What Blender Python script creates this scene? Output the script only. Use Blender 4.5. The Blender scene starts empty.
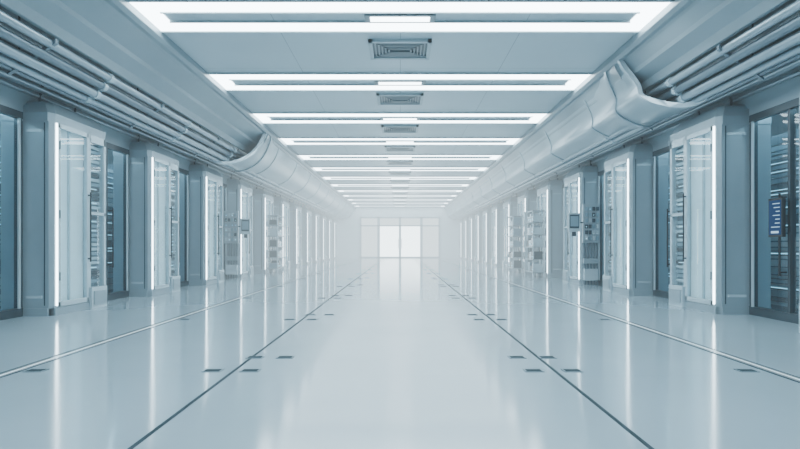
import bpy, math, random
from mathutils import Vector
random.seed(4)
S=bpy.context.scene
# ------------------------------------------------------------ materials
def principled(name,col,rough=.4,metal=0.,emis=None,estr=0.,coat=0.,noise=0.0,nscale=3.,bump=0.,rvar=0.,spec=.5):
    m=bpy.data.materials.new(name); m.use_nodes=True
    nt=m.node_tree; b=nt.nodes['Principled BSDF']
    b.inputs['Base Color'].default_value=(*col,1); b.inputs['Roughness'].default_value=rough
    b.inputs['Metallic'].default_value=metal; b.inputs['Specular IOR Level'].default_value=spec
    if coat: b.inputs['Coat Weight'].default_value=coat; b.inputs['Coat Roughness'].default_value=.05
    if emis: b.inputs['Emission Color'].default_value=(*emis,1); b.inputs['Emission Strength'].default_value=estr
    if noise or rvar:
        tc=nt.nodes.new('ShaderNodeTexCoord'); n=nt.nodes.new('ShaderNodeTexNoise'); n.inputs['Scale'].default_value=nscale
        n.inputs['Detail'].default_value=4
        nt.links.new(tc.outputs['Object'],n.inputs['Vector'])
        if noise:
            r=nt.nodes.new('ShaderNodeValToRGB')
            r.color_ramp.elements[0].position=.3; r.color_ramp.elements[1].position=.7
            r.color_ramp.elements[0].color=(*[c*(1-noise) for c in col],1)
            r.color_ramp.elements[1].color=(*[min(1,c*(1+noise)) for c in col],1)
            nt.links.new(n.outputs['Fac'],r.inputs['Fac']); nt.links.new(r.outputs['Color'],b.inputs['Base Color'])
        if rvar:
            mr=nt.nodes.new('ShaderNodeMapRange'); mr.inputs['To Min'].default_value=rough-rvar; mr.inputs['To Max'].default_value=rough+rvar
            nt.links.new(n.outputs['Fac'],mr.inputs['Value']); nt.links.new(mr.outputs['Result'],b.inputs['Roughness'])
    return m
def emission(name,col,s,sampled=True):
    m=bpy.data.materials.new(name); m.use_nodes=True; nt=m.node_tree; nt.nodes.clear()
    o=nt.nodes.new('ShaderNodeOutputMaterial'); e=nt.nodes.new('ShaderNodeEmission')
    e.inputs['Color'].default_value=(*col,1); e.inputs['Strength'].default_value=s
    nt.links.new(e.outputs[0],o.inputs[0])
    if not sampled: m.cycles.emission_sampling='NONE'
    return m
def glassmat(name,tint):
    # thin single-sheet glass: clear transmission + Schlick reflection
    m=bpy.data.materials.new(name); m.use_nodes=True; nt=m.node_tree; nt.nodes.clear()
    o=nt.nodes.new('ShaderNodeOutputMaterial'); t=nt.nodes.new('ShaderNodeBsdfTransparent'); g=nt.nodes.new('ShaderNodeBsdfGlossy')
    mx=nt.nodes.new('ShaderNodeMixShader'); f=nt.nodes.new('ShaderNodeLayerWeight'); f.inputs['Blend'].default_value=.5
    p=nt.nodes.new('ShaderNodeMath'); p.operation='POWER'; p.inputs[1].default_value=4.5
    a=nt.nodes.new('ShaderNodeMath'); a.operation='MULTIPLY_ADD'; a.inputs[1].default_value=.80; a.inputs[2].default_value=.07
    nt.links.new(f.outputs['Facing'],p.inputs[0]); nt.links.new(p.outputs[0],a.inputs[0])
    t.inputs['Color'].default_value=(*tint,1); g.inputs['Roughness'].default_value=.02; g.inputs['Color'].default_value=(.92,.97,1,1)
    nt.links.new(a.outputs[0],mx.inputs[0]); nt.links.new(t.outputs[0],mx.inputs[1]); nt.links.new(g.outputs[0],mx.inputs[2])
    nt.links.new(mx.outputs[0],o.inputs[0]); return m
M={}
M['pillar']=principled('pillar_metal',(.28,.375,.425),.34,.25,noise=.05,nscale=2)
M['light']=principled('light_metal',(.49,.62,.68),.26,.2,noise=.04)
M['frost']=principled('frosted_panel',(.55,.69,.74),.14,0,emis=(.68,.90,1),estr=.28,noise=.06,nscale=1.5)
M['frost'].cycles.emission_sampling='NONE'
M['led']=emission('led_strip',(.78,.93,1),12)
M['floorglow']=emission('floor_glow_line',(.76,.93,1),1.3,False)  # thin emissive line along the middle of each floor rail
M['bayfill']=emission('bay_fill_glow',(.60,.87,1),22)  # added fill glow for the bay interiors, not a known fitting
M['ceil_led']=emission('ceiling_led',(.79,.93,1),12)
M['dark']=principled('dark_frame',(.04,.065,.08),.3,.4)
M['black']=principled('black_handle',(.012,.016,.02),.3)
M['glass']=glassmat('window_glass',(.82,.93,.95))
M['bayglass']=glassmat('tinted_bay_glass',(.60,.78,.84))
M['pipe']=principled('pipe_steel',(.31,.40,.45),.30,.6,noise=.06,nscale=4)
M['pipedark']=principled('pipe_dark',(.15,.21,.25),.35,.6)
M['duct']=principled('duct_metal',(.31,.41,.455),.3,.4,noise=.04,nscale=2)
M['soffit']=principled('soffit_paint',(.22,.30,.34),.33,.1,noise=.03)
M['wall']=principled('wall_paint',(.27,.37,.415),.5,0,noise=.03)
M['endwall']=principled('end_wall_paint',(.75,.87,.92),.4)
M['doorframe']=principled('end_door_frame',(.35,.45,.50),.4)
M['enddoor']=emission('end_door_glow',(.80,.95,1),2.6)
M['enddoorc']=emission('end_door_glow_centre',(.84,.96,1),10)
M['cyan']=emission('rack_led',(.36,.78,1),2.0,False)
M['rack']=principled('rack_metal',(.09,.155,.19),.35,.3,noise=.1)
M['rackl']=principled('rack_panel',(.22,.35,.42),.3,.3,noise=.1)
M['screen']=emission('screen_blue',(.02,.07,.20),.8,False)
M['screen_ink']=emission('screen_ink',(.45,.75,1),1.3,False)
M['plate']=principled('floor_plate',(.14,.21,.25),.45,.2,spec=.3)
M['groove']=principled('floor_groove',(.03,.05,.06),.7,spec=.1)
M['rail']=principled('floor_rail',(.60,.75,.82),.2,.5)
M['vent']=principled('vent_metal',(.22,.28,.31),.4,.4)
M['ventl']=principled('vent_frame',(.38,.48,.52),.4,.2)
# ceiling
def tilemat(name,col,line,rough,sx,sy,lw,rvar=0,coat=0,off=(0,0)):
    m=principled(name,col,rough,coat=coat); nt=m.node_tree; b=nt.nodes['Principled BSDF']
    tc=nt.nodes.new('ShaderNodeTexCoord'); sp=nt.nodes.new('ShaderNodeSeparateXYZ'); nt.links.new(tc.outputs['Object'],sp.inputs[0])
    outs=[]
    for ax,s,o in (('X',sx,off[0]),('Y',sy,off[1])):
        a=nt.nodes.new('ShaderNodeMath'); a.operation='ADD'; a.inputs[1].default_value=1000*s-o; nt.links.new(sp.outputs[ax],a.inputs[0])
        d=nt.nodes.new('ShaderNodeMath'); d.operation='MODULO'; d.inputs[1].default_value=s; nt.links.new(a.outputs[0],d.inputs[0])
        l=nt.nodes.new('ShaderNodeMath'); l.operation='LESS_THAN'; l.inputs[1].default_value=lw; nt.links.new(d.outputs[0],l.inputs[0]); outs.append(l)
    mx=nt.nodes.new('ShaderNodeMath'); mx.operation='MAXIMUM'; nt.links.new(outs[0].outputs[0],mx.inputs[0]); nt.links.new(outs[1].outputs[0],mx.inputs[1])
    n=nt.nodes.new('ShaderNodeTexNoise'); n.inputs['Scale'].default_value=.7; n.inputs['Detail'].default_value=5; nt.links.new(tc.outputs['Object'],n.inputs['Vector'])
    r=nt.nodes.new('ShaderNodeValToRGB'); r.color_ramp.elements[0].position=.3; r.color_ramp.elements[1].position=.7
    r.color_ramp.elements[0].color=(*[c*.95 for c in col],1); r.color_ramp.elements[1].color=(*[c*1.04 for c in col],1)
    nt.links.new(n.outputs['Fac'],r.inputs['Fac'])
    c=nt.nodes.new('ShaderNodeMixRGB'); nt.links.new(mx.outputs[0],c.inputs[0]); nt.links.new(r.outputs[0],c.inputs[1]); c.inputs[2].default_value=(*line,1)
    nt.links.new(c.outputs[0],b.inputs['Base Color'])
    if rvar:
        mr=nt.nodes.new('ShaderNodeMapRange'); mr.inputs['To Min'].default_value=rough-rvar; mr.inputs['To Max'].default_value=rough+rvar
        nt.links.new(n.outputs['Fac'],mr.inputs['Value']); nt.links.new(mr.outputs['Result'],b.inputs['Roughness'])
    return m
M['floor']=tilemat('floor_epoxy',(.34,.455,.515),(.30,.41,.465),.10,60,2.9,.006,0,off=(30,1.1))
_nt=M['floor'].node_tree; _b=_nt.nodes['Principled BSDF']; _b.inputs['IOR'].default_value=2.4
_b.inputs['Anisotropic'].default_value=.88
_c=_nt.nodes.new('ShaderNodeCombineXYZ'); _c.inputs[1].default_value=1.0; _nt.links.new(_c.outputs[0],_b.inputs['Tangent'])
M['ceil']=tilemat('ceiling_panel',(.49,.595,.645),(.27,.34,.38),.35,1.82,2.9,.012,off=(0,.8))
# ------------------------------------------------------------ mesh builder
class MB:
    def __init__(s,side=1): s.v=[];s.f=[];s.m=[];s.sm=[];s.side=side;s.mats=[]
    def mi(s,k):
        if k not in s.mats: s.mats.append(k)
        return s.mats.index(k)
    def add(s,vs,fs,k,smooth=False):
        o=len(s.v); s.v+=[(x*s.side,y,z) for x,y,z in vs]; i=s.mi(k)
        for f in fs:
            s.f.append([a+o for a in f]); s.m.append(i); s.sm.append(smooth)
    def box(s,x0,x1,y0,y1,z0,z1,k):
        vs=[(x,y,z) for x in(x0,x1) for y in(y0,y1) for z in(z0,z1)]
        s.add(vs,[(0,1,3,2),(4,6,7,5),(0,4,5,1),(2,3,7,6),(0,2,6,4),(1,5,7,3)],k)
    def sheet(s,x,y0,y1,z0,z1,k):
        s.add([(x,y0,z0),(x,y1,z0),(x,y1,z1),(x,y0,z1)],[(0,1,2,3)],k)
    def prism(s,prof,y0,y1,k,smooth=False):   # (x,z) closed profile along Y
        n=len(prof); vs=[(x,y0,z) for x,z in prof]+[(x,y1,z) for x,z in prof]
        s.add(vs,[(i,(i+1)%n,(i+1)%n+n,i+n) for i in range(n)],k,smooth)
        s.add(vs,[tuple(range(n)),tuple(range(n,2*n))],k)
    def loft(s,rings,k,smooth=False,cap=True):  # rings of xyz
        n=len(rings[0]); vs=[p for r in rings for p in r]; fs=[]
        for j in range(len(rings)-1):
            fs+=[(j*n+i,j*n+(i+1)%n,(j+1)*n+(i+1)%n,(j+1)*n+i) for i in range(n)]
        s.add(vs,fs,k,smooth)
        if cap: s.add(list(rings[0])+list(rings[-1]),[tuple(range(n)),tuple(range(n,2*n))],k)
    def tube(s,path,r,k,n=14):
        pts=[Vector(p) for p in path]; rings=[]
        for i,p in enumerate(pts):
            d=(pts[min(i+1,len(pts)-1)]-pts[max(i-1,0)]).normalized()
            up=Vector((0,0,1)) if abs(d.z)<.9 else Vector((0,1,0))
            a=d.cross(up).normalized(); b=d.cross(a).normalized()
            rings.append([tuple(p+a*r*math.cos(t)+b*r*math.sin(t)) for t in [2*math.pi*q/n for q in range(n)]])
        s.loft(rings,k,True)
    def obj(s,name,bevel=0,parent=None):
        me=bpy.data.meshes.new(name); me.from_pydata(s.v,[],s.f)
        for k in s.mats: me.materials.append(M[k])
        me.polygons.foreach_set('material_index',s.m); me.polygons.foreach_set('use_smooth',s.sm); me.update()
        import bmesh
        bm=bmesh.new(); bm.from_mesh(me)
        bmesh.ops.recalc_face_normals(bm,faces=bm.faces); bm.to_mesh(me); bm.free()
        o=bpy.data.objects.new(name,me); S.collection.objects.link(o)
        if bevel:
            b=o.modifiers.new('bevel','BEVEL'); b.width=bevel; b.segments=2; b.limit_method='ANGLE'; b.angle_limit=math.radians(50)
        if parent: o.parent=parent
        return o
CZ=4.25; CX=3.64; Y0=-7.0; Y1=43.0; P=2.9
SIDES={-1:dict(f=4.95,w=5.38,s=7.4,name='left'),1:dict(f=4.65,w=5.12,s=7.6,name='right')}
# ------------------------------------------------------------ shell
b=MB(); b.box(-7.2,7.2,Y0,Y1+.2,-.2,0,'floor'); b.obj('floor')
b=MB(); b.box(-7.2,7.2,Y0,Y1+.2,CZ,CZ+.2,'ceil'); b.obj('ceiling')
b=MB(); b.box(-7.2,7.2,Y0-.2,Y0,-.2,CZ+.2,'wall'); b.obj('wall_back')
b=MB()
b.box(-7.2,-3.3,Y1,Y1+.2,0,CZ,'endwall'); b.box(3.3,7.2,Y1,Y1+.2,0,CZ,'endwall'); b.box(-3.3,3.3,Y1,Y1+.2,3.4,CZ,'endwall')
b.obj('wall_front')
for i,(xa,xb) in enumerate([(-3.3,-1.75),(-1.75,0),(0,1.75),(1.75,3.3)]):
    b=MB(); top=3.4
    dk='enddoorc' if i in(1,2) else 'enddoor'
    fw=.09 if i in(1,2) else .12
    for fr in ((xa,xa+fw,0,top),(xb-fw,xb,0,top),(xa,xb,top-.12,top),(xa,xb,0,.12),(xa,xb,2.62,2.72)):
        b.box(fr[0],fr[1],Y1-.08,Y1,fr[2],fr[3],'doorframe')
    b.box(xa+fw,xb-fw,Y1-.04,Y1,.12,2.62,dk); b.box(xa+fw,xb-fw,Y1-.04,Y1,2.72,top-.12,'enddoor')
    if i in(1,2):
        hx=-.14 if i==1 else .14
        b.tube([(hx,Y1-.1,.8),(hx,Y1-.1,1.6)],.02,'black')
        for zz in(.85,1.55): b.box(hx-.01,hx+.01,Y1-.1,Y1,zz,zz+.02,'black')
    b.obj('door_%d'%(i+1))
# side walls (rear of equipment bays) + bulkhead above the bays
for i,(sd,d) in enumerate(SIDES.items()):
    b=MB(sd); b.box(6.9,7.1,Y0,Y1,0,CZ,'wall'); b.obj('wall_'+d['name'])
    b=MB(sd); b.box(d['w'],d['w']+.18,Y0,Y1,3.02,CZ,'wall'); b.obj('trim_%d'%(i+1))
# ------------------------------------------------------------ floor lines
for x in (-1.33,1.24):
    b=MB(); b.box(x-.013,x+.013,Y0,Y1,0,.002,'groove'); b.obj('floor_groove')
for x in(-3.08,2.98):
    b=MB(); b.box(x-.04,x+.04,Y0,Y1,0,.002,'rail'); b.box(x-.065,x-.042,Y0,Y1,0,.0035,'groove'); b.box(x+.042,x+.055,Y0,Y1,0,.0035,'groove'); b.box(x-.007,x+.007,Y0,Y1,.002,.004,'floorglow')
    b.obj('floor_rail')
for row in range(0,13):
    yb=4.17+row*P
    for (x,y) in [(-1.5,yb),(-1.2,yb),(1.07,yb),(1.38,yb),(-2.92,yb),(2.78,yb),(-1.03,yb+.5),(1.05,yb+.5),(1.32,yb+.5),(-1.3,yb+.5)]:
        b=MB(); b.box(x-.075,x+.075,y-.05,y+.05,0,.004,'plate'); b.box(x-.06,x+.06,y-.035,y+.035,.004,.006,'groove')
        b.obj('floor_socket')
# ------------------------------------------------------------ ceiling lights + vents
for k in range(-4,13):
    y=6.87+P*k; w=CX-.02; z=CZ
    b=MB()
    t=.32; D=1.0
    if k==0: D=.96
    b.box(-w,w,y,y+t,z-.012,z,'ceil_led'); b.box(-w,w,y+D-t,y+D,z-.012,z,'ceil_led')
    b.box(-w,-w+.3,y+t,y+D-t,z-.012,z,'ceil_led'); b.box(w-.3,w,y+t,y+D-t,z-.012,z,'ceil_led')
    for a,c in ((y-.03,y),(y+D,y+D+.03)): b.box(-w,w,a,c,z-.03,z,'ventl')
    b.box(-w+.3,w-.3,y+t,y+t+.02,z-.03,z,'ventl'); b.box(-w+.3,w-.3,y+D-t-.02,y+D-t,z-.03,z,'ventl')
    b.obj('ceiling_light')
    b=MB(); b.box(-.5,.5,y+.38,y+.60,z-.04,z,'vent'); b.box(-.42,.42,y+.42,y+.56,z-.048,z-.04,'ceil_led'); b.obj('downlight_fixture')
    b=MB(); vy=y+1.28; vh=.78
    b.box(-.5,.5,vy,vy+.06,z-.05,z,'ventl'); b.box(-.5,.5,vy+vh-.06,vy+vh,z-.05,z,'ventl'); b.box(-.5,-.44,vy,vy+vh,z-.05,z,'ventl'); b.box(.44,.5,vy,vy+vh,z-.05,z,'ventl')
    b.box(-.44,.44,vy+.06,vy+vh-.06,z-.006,z,'dark')
    for q in range(5):
        i=.09+q*.055
        if .5-i<.05 or vh/2-i<.03: break
        for bx in ((-.5+i,.5-i,vy+i,vy+i+.022),(-.5+i,.5-i,vy+vh-i-.022,vy+vh-i),(-.5+i,-.5+i+.022,vy+i,vy+vh-i),(.5-i-.022,.5-i,vy+i,vy+vh-i)):
            b.box(*bx,z-.035-.004*q,z-.006,'vent')
    b.obj('ceiling_vent',)
# ------------------------------------------------------------ soffits, pipes, ducts
for sd,d in SIDES.items():
    q=1.0 if sd<0 else .955
    b=MB(sd)
    prof=[(3.60,4.25),(3.60,4.14),(3.66,4.10),(3.72,4.10),(3.75,4.06),(4.02*q,3.90),(4.04*q,3.84),(4.22*q,3.72),(4.26*q,3.60),(4.32*q,3.60),(4.34*q,3.75),(4.34*q,4.25)]
    b.prism(prof,Y0,Y1,'soffit'); b.obj('ceiling_soffit',.010)
    b=MB(sd)
    pp=[(4.33,3.50,.055,'pipe'),(4.43,3.38,.06,'pipedark'),(4.54,3.27,.065,'pipe'),(4.67,3.20,.05,'pipe'),(4.80,3.19,.035,'pipedark'),(4.62,3.52,.09,'pipe'),(4.88,3.45,.09,'pipedark')]
    for x,z,r,k in pp: b.tube([(x*q,Y0,z),(x*q,Y1,z)],r,k)
    y=d['s']-P*4+1.9
    while y<Y1:
        b.loft([[(4.24*q,y,3.50),(4.84*q,y,3.11),(4.84*q,y,3.14),(4.24*q,y,3.56)],[(4.24*q,y+.05,3.50),(4.84*q,y+.05,3.11),(4.84*q,y+.05,3.14),(4.24*q,y+.05,3.56)]],'pipedark')
        b.tube([(4.70*q,y+.02,3.2),(4.70*q,y+.02,4.245)],.012,'dark',8)
        for x,z,r,k in pp[:4]:
            b.tube([(x*q,y+1.3,z),(x*q,y+1.38,z)],r+.014,'light')
        y+=P
    b.obj('pipe_bundle')
    # duct: open-ended scoop trough
    start=8.75 if sd>0 else 14.3
    ctrl=[(3.64,4.18),(3.70,3.94),(3.83,3.63),(4.03,3.37),(4.28,3.21),(4.50,3.13),(4.68,3.13),(4.82,3.24)]
    def cr(c,n):
        out=[]
        for i in range(len(c)-1):
            p0=c[max(i-1,0)];p1=c[i];p2=c[i+1];p3=c[min(i+2,len(c)-1)]
            for j in range(n):
                t=j/n
                out.append(tuple(.5*((2*p1[a])+(-p0[a]+p2[a])*t+(2*p0[a]-5*p1[a]+4*p2[a]-p3[a])*t*t+(-p0[a]+3*p1[a]-3*p2[a]+p3[a])*t**3) for a in(0,1)))
        out.append(c[-1]); return out
    oc=cr([(x*q if x>3.9 else x,z) for x,z in ctrl],5)
    n=len(oc)
    def nrm(i):
        a=oc[max(i-1,0)];c=oc[min(i+1,n-1)]; dx,dz=c[0]-a[0],c[1]-a[1];l=math.hypot(dx,dz); return (dz/l,-dx/l)
    def ring(yf,off0,off1):
        return [(oc[i][0]+nrm(i)[0]*off0,yf(i),oc[i][1]+nrm(i)[1]*off0) for i in range(n)]+[(oc[i][0]+nrm(i)[0]*off1,yf(i),oc[i][1]+nrm(i)[1]*off1) for i in reversed(range(n))]
    b=MB(sd)
    cut=lambda i:start-1.1*(i/(n-1))**1.1
    b.loft([ring(lambda i:cut(i),-.02,-.06),ring(lambda i:cut(i)+.25,-.01,-.05),ring(lambda i:cut(i)*.5+(start+.3)*.5,-.01,-.05),ring(lambda i:start+.55,-.02,-.06),ring(lambda i:start+.8,-.05,-.09),ring(lambda i:start+1.1,-.09,-.13),ring(lambda i:start+1.5,-.11,-.14),ring(lambda i:Y1,-.11,-.14)],'duct',True)
    b.loft([ring(lambda i:cut(i)-.03,.01,-.07),ring(lambda i:cut(i)+.04,.01,-.07)],'light',True)
    b.loft([ring(lambda i:start+.50,.004,-.02),ring(lambda i:start+.58,.004,-.02)],'pipe',True)
    yy=start+1.9
    while yy<Y1:
        b.loft([ring(lambda i:yy,-.095,-.11),ring(lambda i:yy+.07,-.095,-.11)],'pipe',True); yy+=P
    b.obj('ventilation_duct')
    b=MB(sd)
    for x,z,r in ((d['f']+.16,3.235,.035),(d['f']+.30,3.28,.045),(d['w']-.06,3.2,.03)):
        b.tube([(x,Y0,z),(x,Y1,z)],r,'pipe')
    b.obj('wall_conduit')
# ------------------------------------------------------------ pillars / cabinet bays
for sd,d in SIDES.items():
    F,W,S0=d['f'],d['w'],d['s']
    for k in range(-4,13):
        y=S0+P*k
        if y+1.4>Y1: continue
        L=1.38
        b=MB(sd); G=F+.10     # structural face; the cabinet front sits proud of it
        def ring(z,i=0):
            c=.05
            return [(W+.3,y+i,z),(F+c+i,y+i,z),(F+i,y+c+i,z),(F+i,y+.10,z),(G,y+.10,z),(G,y+L-.06,z),(F+i,y+L-.06,z),(F+i,y+L-c-i+.03,z),(F+c+i,y+L-i,z),(W+.3,y+L-i,z)]
        b.loft([ring(.0),ring(2.80)],'pillar')
        def ring2(z,i=0):
            c=.07
            return [(W+.3,y+i,z),(F+c+i,y+i,z),(F+i,y+c+i,z),(F+i,y+L-c-i,z),(F+c+i,y+L-i,z),(W+.3,y+L-i,z)]
        b.loft([ring2(.0,-.01),ring2(.11,-.01)],'pillar')
        b.loft([ring2(2.78,-.012),ring2(2.90,-.012),ring2(3.05,.08),ring2(3.09,.12)],'pillar')
        b.box(F+.14,W-.06,y-.012,y+.01,.25,.29,'light'); b.box(F+.14,W-.06,y-.012,y+.01,2.62,2.66,'light')
        b.box(F+.10,F+.115,y-.006,y+.01,.15,2.76,'dark')
        # cabinet door: backlit frosted back panel, LED in the jamb, glass leaf in a metal frame
        ya,yb2=y+.10,y+.84
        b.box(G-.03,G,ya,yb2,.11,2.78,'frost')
        b.box(F-.014,F+.012,y+.078,y+.104,.14,2.77,'led')
        for a,c in ((ya,ya+.045),(yb2-.05,yb2)): b.box(F-.02,F+.03,a+.01,c+.01,.12,2.78,'light')
        for z0,z1 in ((.12,.19),(2.71,2.78)): b.box(F-.02,F+.03,ya,yb2,z0,z1,'light')
        b.sheet(F+.005,ya+.05,yb2-.04,.19,2.71,'glass')
        b.box(G-.06,G-.03,ya+.34,ya+.37,.15,2.75,'light')
        for hz in(.5,1.4,2.4): b.tube([(F-.03,ya+.02,hz),(F-.03,ya+.02,hz+.12)],.012,'dark',8)
        b.tube([(F-.06,yb2-.02,.75),(F-.06,yb2-.02,1.85)],.012,'black',8)
        for hz in(.8,1.8): b.box(F-.06,F-.01,yb2-.03,yb2-.01,hz-.012,hz+.012,'black')
        # service column: plinth, glazed slot with modules behind
        sa,sb=y+.88,y+1.32
        b.box(F-.05,G,sa,sb-.02,.0,.34,'light'); b.box(F-.065,F-.05,sa+.04,sb-.06,.06,.28,'pillar')
        for a,c in ((sa-.03,sa+.02),(sb-.05,sb)): b.box(F-.015,G,a,c,.34,2.78,'light')
        b.box(F-.015,G,sa,sb,2.66,2.78,'light'); b.box(F-.015,G,sa,sb,1.50,1.55,'light')
        b.box(G-.01,G,sa,sb,.34,2.66,'rack')
        z=.4
        while z<2.6:
            if not(1.42<z<1.56): 
                b.box(G-.045,G-.01,sa+.03,sb-.06,z,z+.05,random.choice(['rackl','light','dark','rackl']))
                if random.random()<.3: b.box(G-.05,G-.045,sa+.06,sb-.15,z+.018,z+.03,'cyan')
            z+=.075
        b.sheet(F+.015,sa+.02,sb-.05,.34,2.66,'glass')
        # cables from pillar top up to pipe bundle
        for o2,xx in ((.25,F+.35),(.33,F+.40),(1.05,F+.33)):
            b.tube([(xx,y+o2,3.08),(xx,y+o2,3.2),(xx-.03,y+o2,3.36),(xx-.13,y+o2,3.46),(xx-.25,y+o2,3.5)],.016,'dark',8)
        b.obj('wall_pillar',.006)
        # window bay between pillars
        wa,wb=y+L,y+P
        g=MB(sd); X=W+.02
        g.box(X-.04,X+.06,wa,wb,0,.12,'dark'); g.box(X-.04,X+.06,wa,wb,2.90,3.02,'pillar'); g.box(X-.045,X+.03,wa,wb,2.80,2.90,'dark')
        for yy,t in ((wa,.05),(wb-.06,.06),((wa+wb)/2-.03,.045)): g.box(X-.03,X+.05,yy,yy+t,.12,2.8,'dark')
        g.box(X-.055,X-.03,wb-.10,wb-.07,.12,2.8,'light')
        g.sheet(X,wa+.05,wb-.06,.12,2.8,'bayglass')
        hy=(wa+wb)/2+.08
        g.tube([(X-.09,hy,.6),(X-.09,hy,1.7)],.014,'black',8)
        for hz in(.65,1.65): g.box(X-.09,X,hy-.01,hy+.01,hz-.01,hz+.01,'black')
        g.obj('window_%d'%((k+5)+(0 if sd<0 else 17)))
        # server rack behind the glass
        r=MB(sd); xa=W+.62
        ra,rb=y+1.05,y+P+1.0
        r.box(xa+.05,xa+.8,ra,rb,0,2.70,'rack')
        z=.10
        while z<2.58:
            h=random.choice([.06,.07,.09,.12])
            for (a,c) in((ra+.05,(ra+rb)/2-.03),((ra+rb)/2+.03,rb-.05)):
                r.box(xa,xa+.06,a,c,z,z+h-.02,random.choice(['rackl','rack','rackl','light']))
                if random.random()<.42: r.box(xa-.006,xa,a+.05,c-.05-random.random()*.4,z+.01,z+.022,'cyan')
            z+=h
        for a in(ra,(ra+rb)/2-.02,rb-.045):
            r.box(xa-.03,xa+.06,a,a+.04,0,2.70,'pillar')
            r.box(xa-.036,xa-.03,a+.013,a+.027,.1,2.6,'cyan')
        # perforated side panel with cooling slots (seen through the near glass)
        for zz in range(24): r.box(xa+.15,xa+.7,ra-.012,ra,.2+zz*.1,.24+zz*.1,'rackl')
        r.obj('server_rack')
for sd,d in SIDES.items():
    b=MB(sd); x=d['w']+.36; b.box(x,x+.12,Y0,Y1,2.98,3.02,'light'); b.box(x+.01,x+.11,Y0,Y1,2.96,2.98,'bayfill'); b.obj('bay_fill_strip')  # added hidden glowing strip with housing, there to brighten the bays
# ------------------------------------------------------------ tablet on near right window
b=MB(1); X=5.06
b.box(X-.045,X,6.82,7.08,1.12,1.64,'black'); b.box(X-.05,X-.045,6.84,7.06,1.15,1.61,'screen')
for i in range(7):
    z=1.56-.052*i; b.box(X-.054,X-.05,6.86,6.86+random.uniform(.05,.17),z,z+.010,'screen_ink')
b.box(X-.054,X-.05,6.88,7.02,1.17,1.20,'screen_ink'); b.box(X,X+.04,6.92,7.0,1.3,1.45,'dark')
b.obj('control_tablet',.004)
# ------------------------------------------------------------ control panel on camera-facing face of pillars
def control_panel(sd,y,mon=True,hw=.42):
    d=SIDES[sd]; F=d['f']; b=MB(sd)
    b.box(F+.03,F+.03+hw,y-.12,y-.013,1.08,2.08,'pillar')
    for r in range(6):
        for c in range(4):
            x=F+.07+c*.095; z=1.15+r*.15
            b.box(x,x+.07,y-.15,y-.12,z,z+.10,random.choice(['dark','rackl','light']))
            if random.random()<.4: b.box(x+.02,x+.035,y-.155,y-.15,z+.03,z+.05,'cyan')
    for c in range(5):
        x=F+.08+c*.08; b.tube([(x,y-.06,1.08),(x,y-.06,.75-.03*c),(x+.02,y-.06,.3),(x+.02,y-.06,.0)],.016,'pipedark',8)
    b.box(F+.05,F+.43,y-.10,y-.013,.55,.68,'pillar'); b.box(F+.06,F+.40,y-.14,y-.013,.12,.42,'light')
    if mon:
        b.tube([(F+.06,y-.08,1.6),(F-.1,y-.1,1.6)],.02,'dark',8)
        b.box(F-.36,F-.06,y-.16,y-.09,1.36,1.84,'light'); b.box(F-.33,F-.09,y-.168,y-.16,1.45,1.80,'dark'); b.box(F-.31,F-.11,y-.172,y-.168,1.5,1.76,'rackl')
        b.box(F-.26,F-.16,y-.14,y-.1,1.25,1.36,'dark')
    b.obj('control_panel',.004)
control_panel(1,7.6+P*2)
control_panel(-1,7.4+P*3,True); control_panel(1,7.6+P*4,False)
def equipment_shelf(sd,y,L=1.1):
    d=SIDES[sd]; F=d['f']-.08; b=MB(sd)
    for yy in(y,y+L-.04):
        for x in(F-.38,F-.04): b.box(x,x+.035,yy,yy+.04,0,2.15,'light')
    for z in(.15,.55,.95,1.35,1.75,2.1): b.box(F-.38,F,y,y+L,z,z+.03,'pillar')
    for z in(.18,.58,.98,1.38,1.78):
        yy=y+.06
        while yy<y+L-.3:
            w=random.uniform(.15,.3); h=random.uniform(.15,.3); b.box(F-.34,F-.05,yy,yy+w,z,z+h,random.choice(['dark','rackl','light']))
            if random.random()<.6:b.box(F-.345,F-.34,yy+.03,yy+w-.05,z+.06,z+.09,'cyan')
            yy+=w+.04
    b.obj('equipment_shelf',.003)
equipment_shelf(1,7.6+P*3+.1); equipment_shelf(1,7.6+P*4+.1); equipment_shelf(-1,7.4+P*4+.1)
# ------------------------------------------------------------ haze whose own emission stands in for scattered light: thin everywhere, thicker deep
def glow_fog(nt,out,den,L,col=(.73,.915,1,1)):
    ab=nt.nodes.new('ShaderNodeVolumeAbsorption'); ab.inputs['Color'].default_value=(0,0,0,1); ab.inputs['Density'].default_value=den
    em=nt.nodes.new('ShaderNodeEmission'); em.inputs['Color'].default_value=col; em.inputs['Strength'].default_value=den*L
    ad=nt.nodes.new('ShaderNodeAddShader'); nt.links.new(ab.outputs[0],ad.inputs[0]); nt.links.new(em.outputs[0],ad.inputs[1])
    nt.links.new(ad.outputs[0],out.inputs['Volume'])
w=bpy.data.worlds.new('World'); S.world=w; w.use_nodes=True; nt=w.node_tree
nt.nodes['Background'].inputs['Color'].default_value=(.6,.8,.9,1); nt.nodes['Background'].inputs['Strength'].default_value=.3
glow_fog(nt,nt.nodes['World Output'],.003,1.7)
m=bpy.data.materials.new('glow_haze'); m.use_nodes=True; m.node_tree.nodes.clear()
o=m.node_tree.nodes.new('ShaderNodeOutputMaterial'); glow_fog(m.node_tree,o,.028,1.75); M['glow_haze']=m
b=MB(); b.box(-7.4,7.4,14,Y1+.3,-.3,CZ+.3,'glow_haze'); b.obj('glow_haze')
cam=bpy.data.cameras.new('Camera'); co=bpy.data.objects.new('Camera',cam); S.collection.objects.link(co)
co.location=(0,0,1.0); co.rotation_euler=(math.radians(90),0,0)
cam.sensor_width=36; cam.lens=36*520/800; cam.shift_y=(246-224.5)/800; cam.clip_start=.05; cam.clip_end=200
S.camera=co
